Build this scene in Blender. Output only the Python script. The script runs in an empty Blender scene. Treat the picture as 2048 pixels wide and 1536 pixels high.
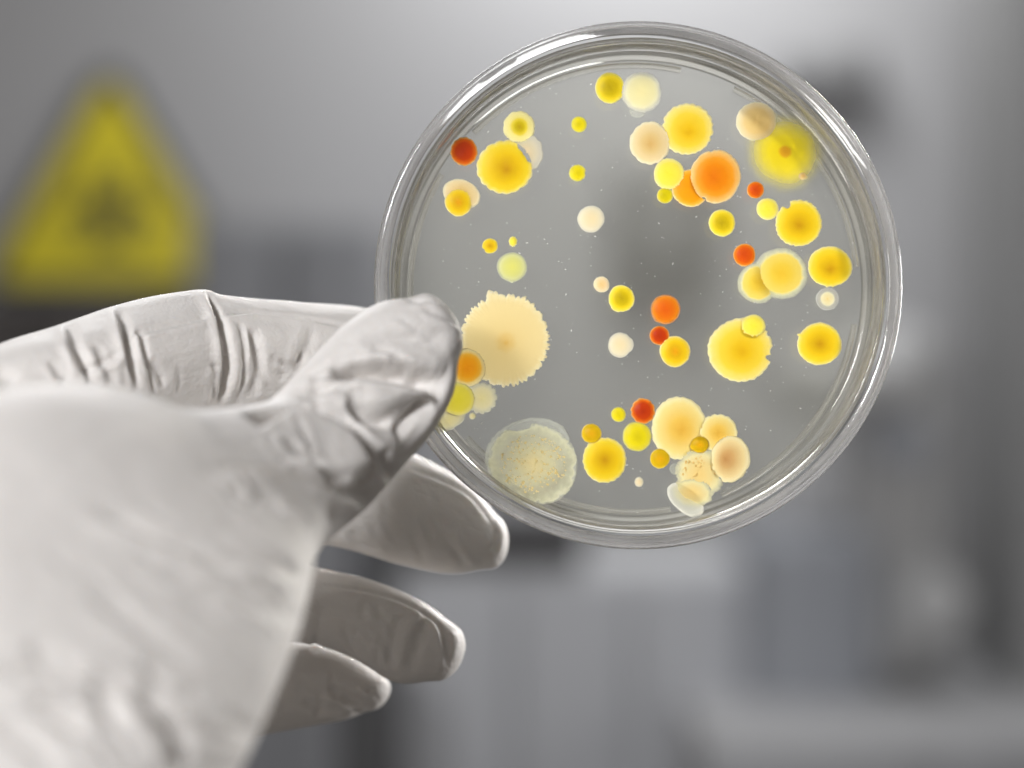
import bpy, bmesh, math, random
import numpy as np
from mathutils import Vector, Matrix
from mathutils.bvhtree import BVHTree

# ------------------------------------------------------------------ camera, light, exposure
scene = bpy.context.scene
COL = scene.collection
H = 1.30                      # eye height
LENS = 79.0
K = 36.0 / 2048.0 / LENS      # metres per photo pixel per metre of distance
D0 = 0.402                    # distance of the dish's front face

def P(px, py, d):
    """a point at distance d that the photograph shows at (px, py)"""
    return Vector(((px - 1024.0) * K * d, d, H - (py - 768.0) * K * d))

cam_data = bpy.data.cameras.new('camera')
cam = bpy.data.objects.new('camera', cam_data)
COL.objects.link(cam)
cam.location = (0, 0, H)
cam.rotation_euler = (math.radians(90), 0, 0)
cam_data.lens = LENS
cam_data.sensor_width = 36.0
cam_data.clip_start = 0.01
cam_data.clip_end = 50
cam_data.dof.use_dof = True
cam_data.dof.focus_distance = 0.407
cam_data.dof.aperture_fstop = 5.6
cam_data.dof.aperture_blades = 0
scene.camera = cam

world = bpy.data.worlds.new('World')
scene.world = world
world.use_nodes = True
bg = world.node_tree.nodes['Background']
bg.inputs[0].default_value = (1.0, 0.93, 0.87, 1)
bg.inputs[1].default_value = 0.12

def area(name, loc, target, size, power, color=(1, 1, 1), size_y=None, spread=180):
    l = bpy.data.lights.new(name, 'AREA')
    l.energy = power
    l.color = color
    l.size = size
    if size_y:
        l.shape = 'RECTANGLE'
        l.size_y = size_y
    l.spread = math.radians(spread)
    o = bpy.data.objects.new(name, l)
    COL.objects.link(o)
    o.location = loc
    o.rotation_euler = (Vector(target) - Vector(loc)).to_track_quat('-Z', 'Y').to_euler()
    return o

area('key_lamp', (-0.37, -0.30, H + 0.22), (-0.05, 0.37, H - 0.03), 0.15, 6.6, (0.985, 0.985, 1.0))
area('back_lamp', (0.46, 1.35, H + 0.36), (0.045, 0.41, H + 0.02), 0.16, 0.25, (1.0, 0.98, 0.96), spread=20)
area('top_lamp', (-0.18, 1.10, H + 0.52), (-0.03, 0.41, H), 0.3, 5.0, (0.99, 0.99, 1.0))
area('rim_lamp', (0.80, 0.86, H + 0.0), (0.05, 0.41, H), 0.30, 7.0, (1.0, 0.99, 0.98))
area('bench_fill', (0.30, 1.15, H + 1.1), (0.25, 1.95, H - 0.30), 0.4, 1.7, (0.96, 0.98, 1.0), spread=100)  # added fill for the dim bench and cabinets, not a fixture of the room
area('wall_lamp', (0.13, 1.92, H + 0.66), (0.10, 2.2, H + 0.34), 0.2, 2.5, (1.0, 1.0, 1.0))

scene.view_settings.view_transform = 'Standard'
scene.view_settings.look = 'None'
scene.view_settings.exposure = 0.0
scene.view_settings.gamma = 1.0
scene.render.engine = 'CYCLES'
cy = scene.cycles
cy.use_denoising = True
cy.max_bounces = 16
cy.transmission_bounces = 14
cy.transparent_max_bounces = 24
cy.glossy_bounces = 6
cy.sample_clamp_indirect = 4.0
random.seed(5)
rng = np.random.default_rng(5)

# ------------------------------------------------------------------ helpers
def new_mat(name):
    m = bpy.data.materials.new(name)
    m.use_nodes = True
    nt = m.node_tree
    nt.nodes.clear()
    out = nt.nodes.new('ShaderNodeOutputMaterial')
    return m, nt, out

def node(nt, kind, **kw):
    n = nt.nodes.new('ShaderNode' + kind)
    for k, v in kw.items():
        if k.startswith('i_'):
            n.inputs[k[2:].replace('_', ' ')].default_value = v
        else:
            setattr(n, k, v)
    return n

def plain(name, col, rough=0.6, noise=0.08, scale=6.0, metallic=0.0):
    m, nt, out = new_mat(name)
    b = node(nt, 'BsdfPrincipled')
    b.inputs['Roughness'].default_value = rough
    b.inputs['Metallic'].default_value = metallic
    tc = node(nt, 'TexCoord')
    nz = node(nt, 'TexNoise')
    nz.inputs['Scale'].default_value = scale
    nz.inputs['Detail'].default_value = 3
    mix = node(nt, 'MixRGB', blend_type='MIX')
    mix.inputs[1].default_value = (*[c * (1 - noise) for c in col], 1)
    mix.inputs[2].default_value = (*[min(1, c * (1 + noise)) for c in col], 1)
    nt.links.new(tc.outputs['Object'], nz.inputs['Vector'])
    nt.links.new(nz.outputs['Fac'], mix.inputs[0])
    nt.links.new(mix.outputs[0], b.inputs['Base Color'])
    nt.links.new(b.outputs[0], out.inputs[0])
    return m

def link(name, mesh, mat, parent=None):
    o = bpy.data.objects.new(name, mesh)
    COL.objects.link(o)
    if mat:
        mesh.materials.append(mat)
    if parent:
        o.parent = parent
    return o

def mesh_from(name, verts, faces, smooth=True, sharp=None):
    me = bpy.data.meshes.new(name)
    me.from_pydata([tuple(v) for v in verts], [], faces)
    bm = bmesh.new()
    bm.from_mesh(me)
    bmesh.ops.recalc_face_normals(bm, faces=bm.faces)
    bm.to_mesh(me)
    bm.free()
    if smooth:
        me.shade_smooth()
        if sharp:
            me.set_sharp_from_angle(angle=math.radians(sharp))
    me.update()
    return me

def tag(o, label, category=None, group=None, kind=None):
    o['label'] = label
    if category:
        o['category'] = category
    if group:
        o['group'] = group
    if kind:
        o['kind'] = kind
    return o

def box_mesh(name, c, s, bevel=0.0, seg=3):
    bm = bmesh.new()
    bmesh.ops.create_cube(bm, size=1.0)
    bmesh.ops.scale(bm, vec=s, verts=bm.verts)
    bmesh.ops.translate(bm, vec=c, verts=bm.verts)
    if bevel:
        bmesh.ops.bevel(bm, geom=list(bm.edges), offset=bevel, segments=seg, profile=0.5, affect='EDGES')
    me = bpy.data.meshes.new(name)
    bm.to_mesh(me)
    bm.free()
    me.shade_smooth()
    me.set_sharp_from_angle(angle=math.radians(40))
    return me

def lathe(profile, segs=160, closed=True, a0=0.0, a1=2 * math.pi, center=(0, 0), full=True):
    """profile: (radius, depth y); revolved about the y axis through center (x, z)"""
    verts, faces = [], []
    n = len(profile)
    cnt = segs if full else segs + 1
    for i in range(cnt):
        a = a0 + (a1 - a0) * i / segs
        for r, y in profile:
            verts.append((center[0] + r * math.cos(a), y, center[1] + r * math.sin(a)))
    for i in range(segs):
        j = (i + 1) % cnt
        for k in range(n if closed else n - 1):
            k2 = (k + 1) % n
            faces.append((i * n + k, i * n + k2, j * n + k2, j * n + k))
    if not full and closed:
        faces.append(tuple(range(n)))
        faces.append(tuple((cnt - 1) * n + k for k in reversed(range(n))))
    return verts, faces

# ------------------------------------------------------------------ the wall behind and what stands before it
M_wall = plain('wall_paint', (0.50, 0.50, 0.51), 0.8, 0.05, 2.0)
WY = 2.2
wall = link('back_wall', mesh_from('back_wall', [(-3, WY, -0.2), (3, WY, -0.2), (3, WY, 3.2), (-3, WY, 3.2)], [(0, 1, 2, 3)], False), M_wall)
wall['kind'] = 'structure'

def pbox(px0, py0, px1, py1, d, depth):
    """centre and size of a box whose front spans these photo pixels at distance d"""
    a, b = P(px0, py0, d), P(px1, py1, d)
    return ((a.x + b.x) / 2, d + depth / 2, (a.z + b.z) / 2), (abs(b.x - a.x), depth, abs(a.z - b.z))

# warning sign: yellow triangle, black border, trefoil of open rings
def sign():
    d = WY - 0.012
    root = bpy.data.objects.new('warning_sign', None)
    COL.objects.link(root)
    c = P(220, 424, d)
    root.location = c
    tag(root, 'yellow triangular biohazard warning sign, blurred, on the wall above the hand', 'sign')
    s = K * d
    R = 322 * s
    def tri(R, y0, y1, rc):
        pts = []
        for a in (90, 210, 330):
            ca, sa = math.cos(math.radians(a)), math.sin(math.radians(a))
            cx, cz = (R - 2 * rc) * ca, (R - 2 * rc) * sa
            for k in range(9):
                b = math.radians(a - 60 + 120 * k / 8)
                pts.append((cx + rc * math.cos(b), cz + rc * math.sin(b)))
        return pts
    def prism(pts, y0, y1):
        n = len(pts)
        v = [(x, y0, z) for x, z in pts] + [(x, y1, z) for x, z in pts]
        f = [tuple(range(n)), tuple(reversed(range(n, 2 * n)))]
        f += [(i, (i + 1) % n, n + (i + 1) % n, n + i) for i in range(n)]
        return v, f
    black = plain('sign_black', (0.03, 0.03, 0.032), 0.4)
    yellow = plain('sign_yellow', (0.95, 0.79, 0.015), 0.45)
    outer, inner = tri(R, 0, 0, 0.02), tri(R * 0.86, 0, 0, 0.014)
    n = len(outer)
    v = [(x, 0.004, z) for x, z in outer] + [(x, -0.001, z) for x, z in outer] + [(x, -0.001, z) for x, z in inner] + [(x, 0.004, z) for x, z in inner]
    f = []
    for i in range(n):
        j = (i + 1) % n
        for k in range(4):
            k2 = (k + 1) % 4
            f.append((k * n + i, k * n + j, k2 * n + j, k2 * n + i))
    link('border', mesh_from('sign_border', v, f, False), black, root)
    v, f = prism(inner, 0.0, 0.004)
    link('panel', mesh_from('sign_panel', v, f, False), yellow, root)
    verts, faces = [], []
    def add(vf):
        o = len(verts)
        verts.extend(vf[0])
        faces.extend([tuple(i + o for i in ff) for ff in vf[1]])
    q = 0.37 * R
    for a in (90, 210, 330):
        ca, sa = math.cos(math.radians(a)), math.sin(math.radians(a))
        cx, cz = q * 0.42 * ca, q * 0.42 * sa
        r1, r0 = q * 0.46, q * 0.33
        prof = [(r0, -0.002), (r1, -0.002), (r1, -0.0001), (r0, -0.0001)]
        st = math.radians(a + 38)
        en = math.radians(a + 322)
        add(lathe(prof, 26, True, st, en, (cx, cz), False))
    prof = [(q * 0.34, -0.0028), (q * 0.43, -0.0028), (q * 0.43, -0.0001), (q * 0.34, -0.0001)]
    add(lathe(prof, 40))
    add(prism([(q * 0.13 * math.cos(t * math.pi / 10), q * 0.13 * math.sin(t * math.pi / 10)) for t in range(20)], -0.003, -0.0001))
    link('symbol', mesh_from('sign_symbol', verts, faces, False), black, root)
sign()

M_grey = plain('cabinet_grey', (0.36, 0.365, 0.38), 0.55)
M_lgrey = plain('cabinet_light', (0.70, 0.705, 0.72), 0.5)
M_dark = plain('dark_enamel', (0.045, 0.043, 0.045), 0.5)
M_dblue = plain('slate_blue', (0.36, 0.375, 0.41), 0.5)
M_pale = plain('pale_enamel', (0.60, 0.60, 0.60), 0.45)

def cabinet(name, label, cat, px0, py0, px1, py1, d, depth, body, doors=0, door_mat=None, handle=True, bevel=0.006):
    root = bpy.data.objects.new(name, None)
    COL.objects.link(root)
    if py1 == 'floor':
        py1 = 768 + H / (K * d)
    c, s = pbox(px0, py0, px1, py1, d, depth)
    root.location = (c[0], c[1], c[2] - s[2] / 2)
    tag(root, label, cat)
    link('body', box_mesh(name + '_body', (0, 0, s[2] / 2), s, bevel), body, root)
    if doors:
        w = s[0] / doors
        for i in range(doors):
            cx = -s[0] / 2 + w * (i + 0.5)
            dr = link('door', box_mesh(name + '_door', (cx, -s[1] / 2 - 0.009, s[2] / 2), (w - 0.008, 0.014, s[2] - 0.02), 0.003), door_mat, root)
            if handle:
                link('handle', box_mesh(name + '_handle', (cx + w * 0.36, -s[1] / 2 - 0.024, s[2] * 0.8), (0.008, 0.014, 0.09), 0.003), M_dark, dr)
    return root

cabinet('dark_cabinet', 'dark brown blurred cabinet below the yellow warning sign', 'cabinet', -260, 600, 372, 'floor', 1.95, 0.22, plain('dark_brown', (0.075, 0.066, 0.062), 0.6), 2, plain('dark_brown_door', (0.082, 0.072, 0.068), 0.6))
cabinet('grey_locker', 'blurred mid-grey locker covering the right corner of the warning sign', 'locker', 378, 440, 760, 'floor', 1.90, 0.25, M_grey, 2, plain('locker_door', (0.30, 0.305, 0.325), 0.55))
cabinet('dark_crate', 'blurred near-black box low down behind the little finger', 'box', 668, 1370, 792, 'floor', 1.60, 0.15, M_dark, 1, plain('dark_enamel_door', (0.05, 0.05, 0.052), 0.5), False)
cabinet('bench_cabinet', 'blurred pale blue-grey bench cabinet with vertical doors below the dish', 'cabinet', 790, 1130, 1500, 'floor', 1.85, 0.28, M_lgrey, 3, plain('bench_door', (0.58, 0.59, 0.62), 0.5), False)
cabinet('black_tray', 'blurred dark slab lying on the bench cabinet behind the middle fingertip', 'tray', 780, 1050, 1170, 1128, 1.84, 0.20, M_dark, 0)
cabinet('slate_cabinet', 'blurred slate-grey cabinet low on the right beneath the dish', 'cabinet', 1500, 1060, 1760, 'floor', 1.80, 0.20, M_dblue, 0, None, False, 0.02)
cabinet('lab_bench', 'blurred grey bench top along the lower right', 'bench', 1400, 1470, 2300, 'floor', 1.62, 0.5, plain('bench_top', (0.50, 0.50, 0.51), 0.6), 2, M_grey, False)
cabinet('dark_door_frame', 'blurred charcoal upright post at the right edge', 'post', 2030, -400, 2300, 'floor', 1.86, 0.2, plain('charcoal', (0.30, 0.30, 0.30), 0.6), 1, plain('charcoal_panel', (0.32, 0.32, 0.32), 0.6), False)

def instrument():
    root = bpy.data.objects.new('bench_instrument', None)
    COL.objects.link(root)
    base = P(1780, 1384, 1.85)
    root.location = base
    tag(root, 'blurred pale grey upright instrument with dark knobs, right of the dish', 'instrument')
    def at(px, py, d):
        return P(px, py, d) - base
    a = at(1800, 1020, 1.86)
    c, s = pbox(1700, 640, 1900, 1384, 1.85, 0.14)
    link('column', box_mesh('ins_col', Vector(c) - base, s, 0.035, 5), M_pale, root)
    c, s = pbox(1560, 700, 1850, 830, 1.80, 0.12)
    link('arm', box_mesh('ins_arm', Vector(c) - base, s, 0.025, 5), M_pale, root)
    for (px, py, r, m) in ((1795, 885, 46, M_dblue), (1850, 1190, 60, M_pale)):
        q = at(px, py, 1.84)
        v, f = lathe([(0.0005, -0.05), (r * K * 1.84, -0.05), (r * K * 1.84 * 1.03, -0.02), (r * K * 1.84, 0.02), (0.0005, 0.02)], 32, False)
        me = mesh_from('ins_knob', [(x + q.x, y + q.y, z + q.z) for x, y, z in v], f, True, 40)
        link('knob', me, m, root)
instrument()
cabinet('dark_housing', 'blurred dark grey wall-mounted housing seen through the upper middle of the dish', 'instrument', 1230, 310, 1440, 550, 2.15, 0.045, plain('housing', (0.26, 0.26, 0.265), 0.5), 0, None, False, 0.018)
cabinet('dark_lamp_head', 'blurred dark rounded head beyond the upper right rim of the dish', 'lamp head', 1560, 80, 1760, 190, 2.15, 0.045, plain('lamp_head', (0.30, 0.30, 0.305), 0.5), 0, None, False, 0.018)

# ------------------------------------------------------------------ petri dish
def glass_mat(name, tint=(1, 1, 1), rough=0.03, ior=1.42, scatter=0.14, scat=(0.93, 0.92, 0.91)):
    m, nt, out = new_mat(name)
    b = node(nt, 'BsdfPrincipled')
    b.inputs['Base Color'].default_value = (*tint, 1)
    b.inputs['Roughness'].default_value = rough
    b.inputs['IOR'].default_value = ior
    b.inputs['Transmission Weight'].default_value = 1.0
    tc = node(nt, 'TexCoord')
    nz = node(nt, 'TexNoise')
    nz.inputs['Scale'].default_value = 260
    nz.inputs['Detail'].default_value = 2
    bp = node(nt, 'Bump')
    bp.inputs['Strength'].default_value = 0.05
    bp.inputs['Distance'].default_value = 0.0006
    nt.links.new(tc.outputs['Object'], nz.inputs['Vector'])
    nt.links.new(nz.outputs['Fac'], bp.inputs['Height'])
    nt.links.new(bp.outputs[0], b.inputs['Normal'])
    df = node(nt, 'BsdfDiffuse')
    df.inputs[0].default_value = (*scat, 1)
    tl = node(nt, 'BsdfTranslucent')
    tl.inputs[0].default_value = (*scat, 1)
    m1 = node(nt, 'MixShader')
    nt.links.new(df.outputs[0], m1.inputs[1])
    nt.links.new(tl.outputs[0], m1.inputs[2])
    n3 = node(nt, 'TexNoise')
    n3.inputs['Scale'].default_value = 90
    n3.inputs['Detail'].default_value = 5
    nt.links.new(tc.outputs['Object'], n3.inputs['Vector'])
    mr = node(nt, 'MapRange')
    mr.inputs['From Min'].default_value = 0.3
    mr.inputs['From Max'].default_value = 0.7
    mr.inputs['To Min'].default_value = scatter * 0.6
    mr.inputs['To Max'].default_value = scatter * 1.5
    nt.links.new(n3.outputs['Fac'], mr.inputs['Value'])
    m2 = node(nt, 'MixShader')
    nt.links.new(mr.outputs[0], m2.inputs[0])
    nt.links.new(b.outputs[0], m2.inputs[1])
    nt.links.new(m1.outputs[0], m2.inputs[2])
    nt.links.new(m2.outputs[0], out.inputs[0])
    return m

def sheet_mat(name, tint, gloss=0.02, haze=0.0, haze_col=(0.8, 0.8, 0.7), ior=1.45, streaks=False):
    """thin clear sheet: transparent, with a Fresnel gloss and a little scatter"""
    m, nt, out = new_mat(name)
    tr = node(nt, 'BsdfTransparent')
    tr.inputs[0].default_value = (*tint, 1)
    gl = node(nt, 'BsdfGlossy')
    gl.inputs['Roughness'].default_value = 0.06
    fr = node(nt, 'Fresnel')
    fr.inputs['IOR'].default_value = ior
    mx = node(nt, 'MixShader')
    base = tr.outputs[0]
    if haze > 0:
        df = node(nt, 'BsdfDiffuse')
        df.inputs[0].default_value = (*haze_col, 1)
        tl = node(nt, 'BsdfTranslucent')
        tl.inputs[0].default_value = (*haze_col, 1)
        md = node(nt, 'MixShader')
        md.inputs[0].default_value = 0.5
        nt.links.new(df.outputs[0], md.inputs[1])
        nt.links.new(tl.outputs[0], md.inputs[2])
        mh = node(nt, 'MixShader')
        tc = node(nt, 'TexCoord')
        nz = node(nt, 'TexNoise')
        nz.inputs['Scale'].default_value = 40
        nz.inputs['Detail'].default_value = 4
        mr = node(nt, 'MapRange')
        mr.inputs['To Min'].default_value = haze * 0.75
        mr.inputs['To Max'].default_value = haze * 1.25
        nt.links.new(tc.outputs['Object'], nz.inputs['Vector'])
        nt.links.new(nz.outputs['Fac'], mr.inputs['Value'])
        nt.links.new(mr.outputs[0], mh.inputs[0])
        nt.links.new(tr.outputs[0], mh.inputs[1])
        nt.links.new(md.outputs[0], mh.inputs[2])
        base = mh.outputs[0]
    nt.links.new(fr.outputs[0], mx.inputs[0])
    nt.links.new(base, mx.inputs[1])
    nt.links.new(gl.outputs[0], mx.inputs[2])
    nt.links.new(mx.outputs[0], out.inputs[0])
    return m

M_glass = glass_mat('clear_styrene', (1.0, 1.0, 1.0))
M_base = glass_mat('clear_styrene_base', (0.995, 0.99, 0.97), scatter=0.08, scat=(0.94, 0.90, 0.78))
M_ridge = glass_mat('clear_styrene_ridge', (0.985, 0.98, 0.95), scatter=0.10, scat=(0.95, 0.92, 0.84))
M_plate = sheet_mat('lid_plate_clear', (0.985, 0.985, 0.98))
M_agar = sheet_mat('agar_gel', (0.98, 0.98, 0.965), haze=0.045, haze_col=(0.86, 0.85, 0.76), ior=1.33)

DC = P(1277, 570, D0)
dish = bpy.data.objects.new('petri_dish', None)
COL.objects.link(dish)
dish.location = DC
tag(dish, 'round clear plastic petri dish with yellow, orange and cream colonies, held upright', 'petri dish')
mm = 0.001
def L(profile, **kw):
    return lathe([(r * mm, y * mm) for r, y in profile], **kw)

lid_profile = [(46.2, 0.9), (45.2, 0.9), (44.9, 0.62), (44.9, 0.30), (45.2, 0.05), (46.4, 0.0), (46.95, 0.12), (47.25, 0.45),
               (47.35, 0.9), (47.3, 1.6), (47.22, 2.2), (47.3, 6), (47.4, 11.2), (47.3, 11.7), (47.0, 11.9), (46.6, 11.7), (46.45, 11.2), (46.35, 6), (46.3, 1.2)]
v, f = L(lid_profile, segs=192)
lid = link('lid', mesh_from('lid', v, f, True, 50), M_glass, dish)
v, f = L([(0.001, 0.12), (44.95, 0.12), (44.95, 0.80), (0.001, 0.80)], segs=96, closed=False)
link('lid_plate', mesh_from('lid_plate', v, f, True, 30), M_plate, lid)
# ribs added outside the lid wall to break up its highlight streaks
for a0, a1, rr in ((27, 62, 47.36), (118, 128, 47.36), (150, 196, 47.36), (-30, -8, 47.36), (-92, -55, 47.38), (-128, -100, 47.36)):
    pr = [(rr - 0.05, 2.6), (rr + 0.10, 3.0), (rr + 0.15, 4.4), (rr + 0.11, 8.0), (rr - 0.02, 8.8)]
    v, f = L(pr, segs=40, a0=math.radians(a0), a1=math.radians(a1), full=False)
    v2 = []
    for k, (x, y, z) in enumerate(v):
        e = min(1.0, min(k // 5, 40 - k // 5) / 6)
        r = math.hypot(x, z)
        q = (47.2 * mm + (r - 47.2 * mm) * (0.25 + 0.75 * e)) / r
        v2.append((x * q, y, z * q))
    v = v2
    link('lid_rib', mesh_from('lid_rib', v, f, True, 50), M_glass, lid)

base_profile = [(43.3, 14.4), (43.35, 9), (43.7, 2.6), (43.9, 2.2), (44.3, 2.1), (44.65, 2.3), (44.75, 2.9), (44.6, 9), (44.35, 14.0), (44.2, 14.9), (43.9, 15.2), (43.3, 15.3), (42.4, 15.3), (42.2, 14.9), (42.4, 14.5)]
v, f = L(base_profile, segs=192)
base = link('base', mesh_from('base', v, f, True, 50), M_base, dish)
v, f = L([(0.001, 14.6), (42.3, 14.6), (42.3, 15.2), (0.001, 15.2)], segs=96, closed=False)
link('base_floor', mesh_from('base_floor', v, f, True, 30), M_plate, base)
for gc in (70.7, -1.5, -74.2, 142, 214.5):
    a0, a1 = gc + 7.2, gc + 72 - 7.0
    pr = [(41.0, 15.3), (41.02, 16.1), (41.15, 16.35), (41.5, 16.42), (41.85, 16.35), (41.98, 16.1), (42.0, 15.3)]
    v, f = L(pr, segs=48, a0=math.radians(a0), a1=math.radians(a1), full=False)
    link('stacking_ridge', mesh_from('stacking_ridge', v, f, True, 50), M_ridge, base)

AG = 9.2     # front of the agar, mm behind the lid's face
v, f = L([(0.001, AG), (38, AG), (42.0, AG - 0.05), (42.7, AG - 0.35), (43.15, AG - 0.9), (43.2, 14.3), (0.001, 14.3)], segs=128, closed=False)
agar = link('agar', mesh_from('agar', v, f, True, 30), M_agar, dish)

# ---- colonies
def colony_mat(name, stops, trans=0.5, alpha=None, gloss=0.18, grain=0.06, gscale=900, edge_soft=None, tl=None):
    """stops: (t, colour) from the centre (0) to the margin (1) of the growth; alpha: opacity stops"""
    m, nt, out = new_mat(name)
    at = node(nt, 'Attribute', attribute_name='growth')
    tc = node(nt, 'TexCoord')
    nz = node(nt, 'TexNoise')
    nz.inputs['Scale'].default_value = gscale
    nz.inputs['Detail'].default_value = 4
    nt.links.new(tc.outputs['Object'], nz.inputs['Vector'])
    ma = node(nt, 'Math', operation='MULTIPLY_ADD')
    ma.inputs[1].default_value = grain * 2
    ma.inputs[2].default_value = -grain
    nt.links.new(nz.outputs['Fac'], ma.inputs[0])
    ad = node(nt, 'Math', operation='ADD')
    nt.links.new(at.outputs['Fac'], ad.inputs[0])
    nt.links.new(ma.outputs[0], ad.inputs[1])
    cr = node(nt, 'ValToRGB')
    cr.color_ramp.interpolation = 'LINEAR'
    el = cr.color_ramp.elements
    while len(el) > 1:
        el.remove(el[-1])
    el[0].position = stops[0][0]
    el[0].color = (*stops[0][1], 1)
    for t, c in stops[1:]:
        e = el.new(t)
        e.color = (*c, 1)
    nt.links.new(ad.outputs[0], cr.inputs[0])
    df = node(nt, 'BsdfPrincipled')
    df.inputs['Roughness'].default_value = 0.38
    df.inputs['Specular IOR Level'].default_value = gloss
    nt.links.new(cr.outputs[0], df.inputs['Base Color'])
    ts = node(nt, 'BsdfTranslucent')
    nt.links.new(cr.outputs[0], ts.inputs[0])
    mx = node(nt, 'MixShader')
    mx.inputs[0].default_value = trans
    nt.links.new(df.outputs[0], mx.inputs[1])
    nt.links.new(ts.outputs[0], mx.inputs[2])
    last = mx.outputs[0]
    if alpha:
        ar = node(nt, 'ValToRGB')
        ar.color_ramp.interpolation = 'B_SPLINE' if 'halo' in name else 'LINEAR'
        el = ar.color_ramp.elements
        while len(el) > 1:
            el.remove(el[-1])
        el[0].position = alpha[0][0]
        el[0].color = (alpha[0][1],) * 3 + (1,)
        for t, a in alpha[1:]:
            e = el.new(t)
            e.color = (a, a, a, 1)
        nt.links.new(ad.outputs[0], ar.inputs[0])
        tp = node(nt, 'BsdfTransparent')
        ma2 = node(nt, 'MixShader')
        nt.links.new(ar.outputs[0], ma2.inputs[0])
        nt.links.new(tp.outputs[0], ma2.inputs[1])
        nt.links.new(last, ma2.inputs[2])
        last = ma2.outputs[0]
    nt.links.new(last, out.inputs[0])
    return m

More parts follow.
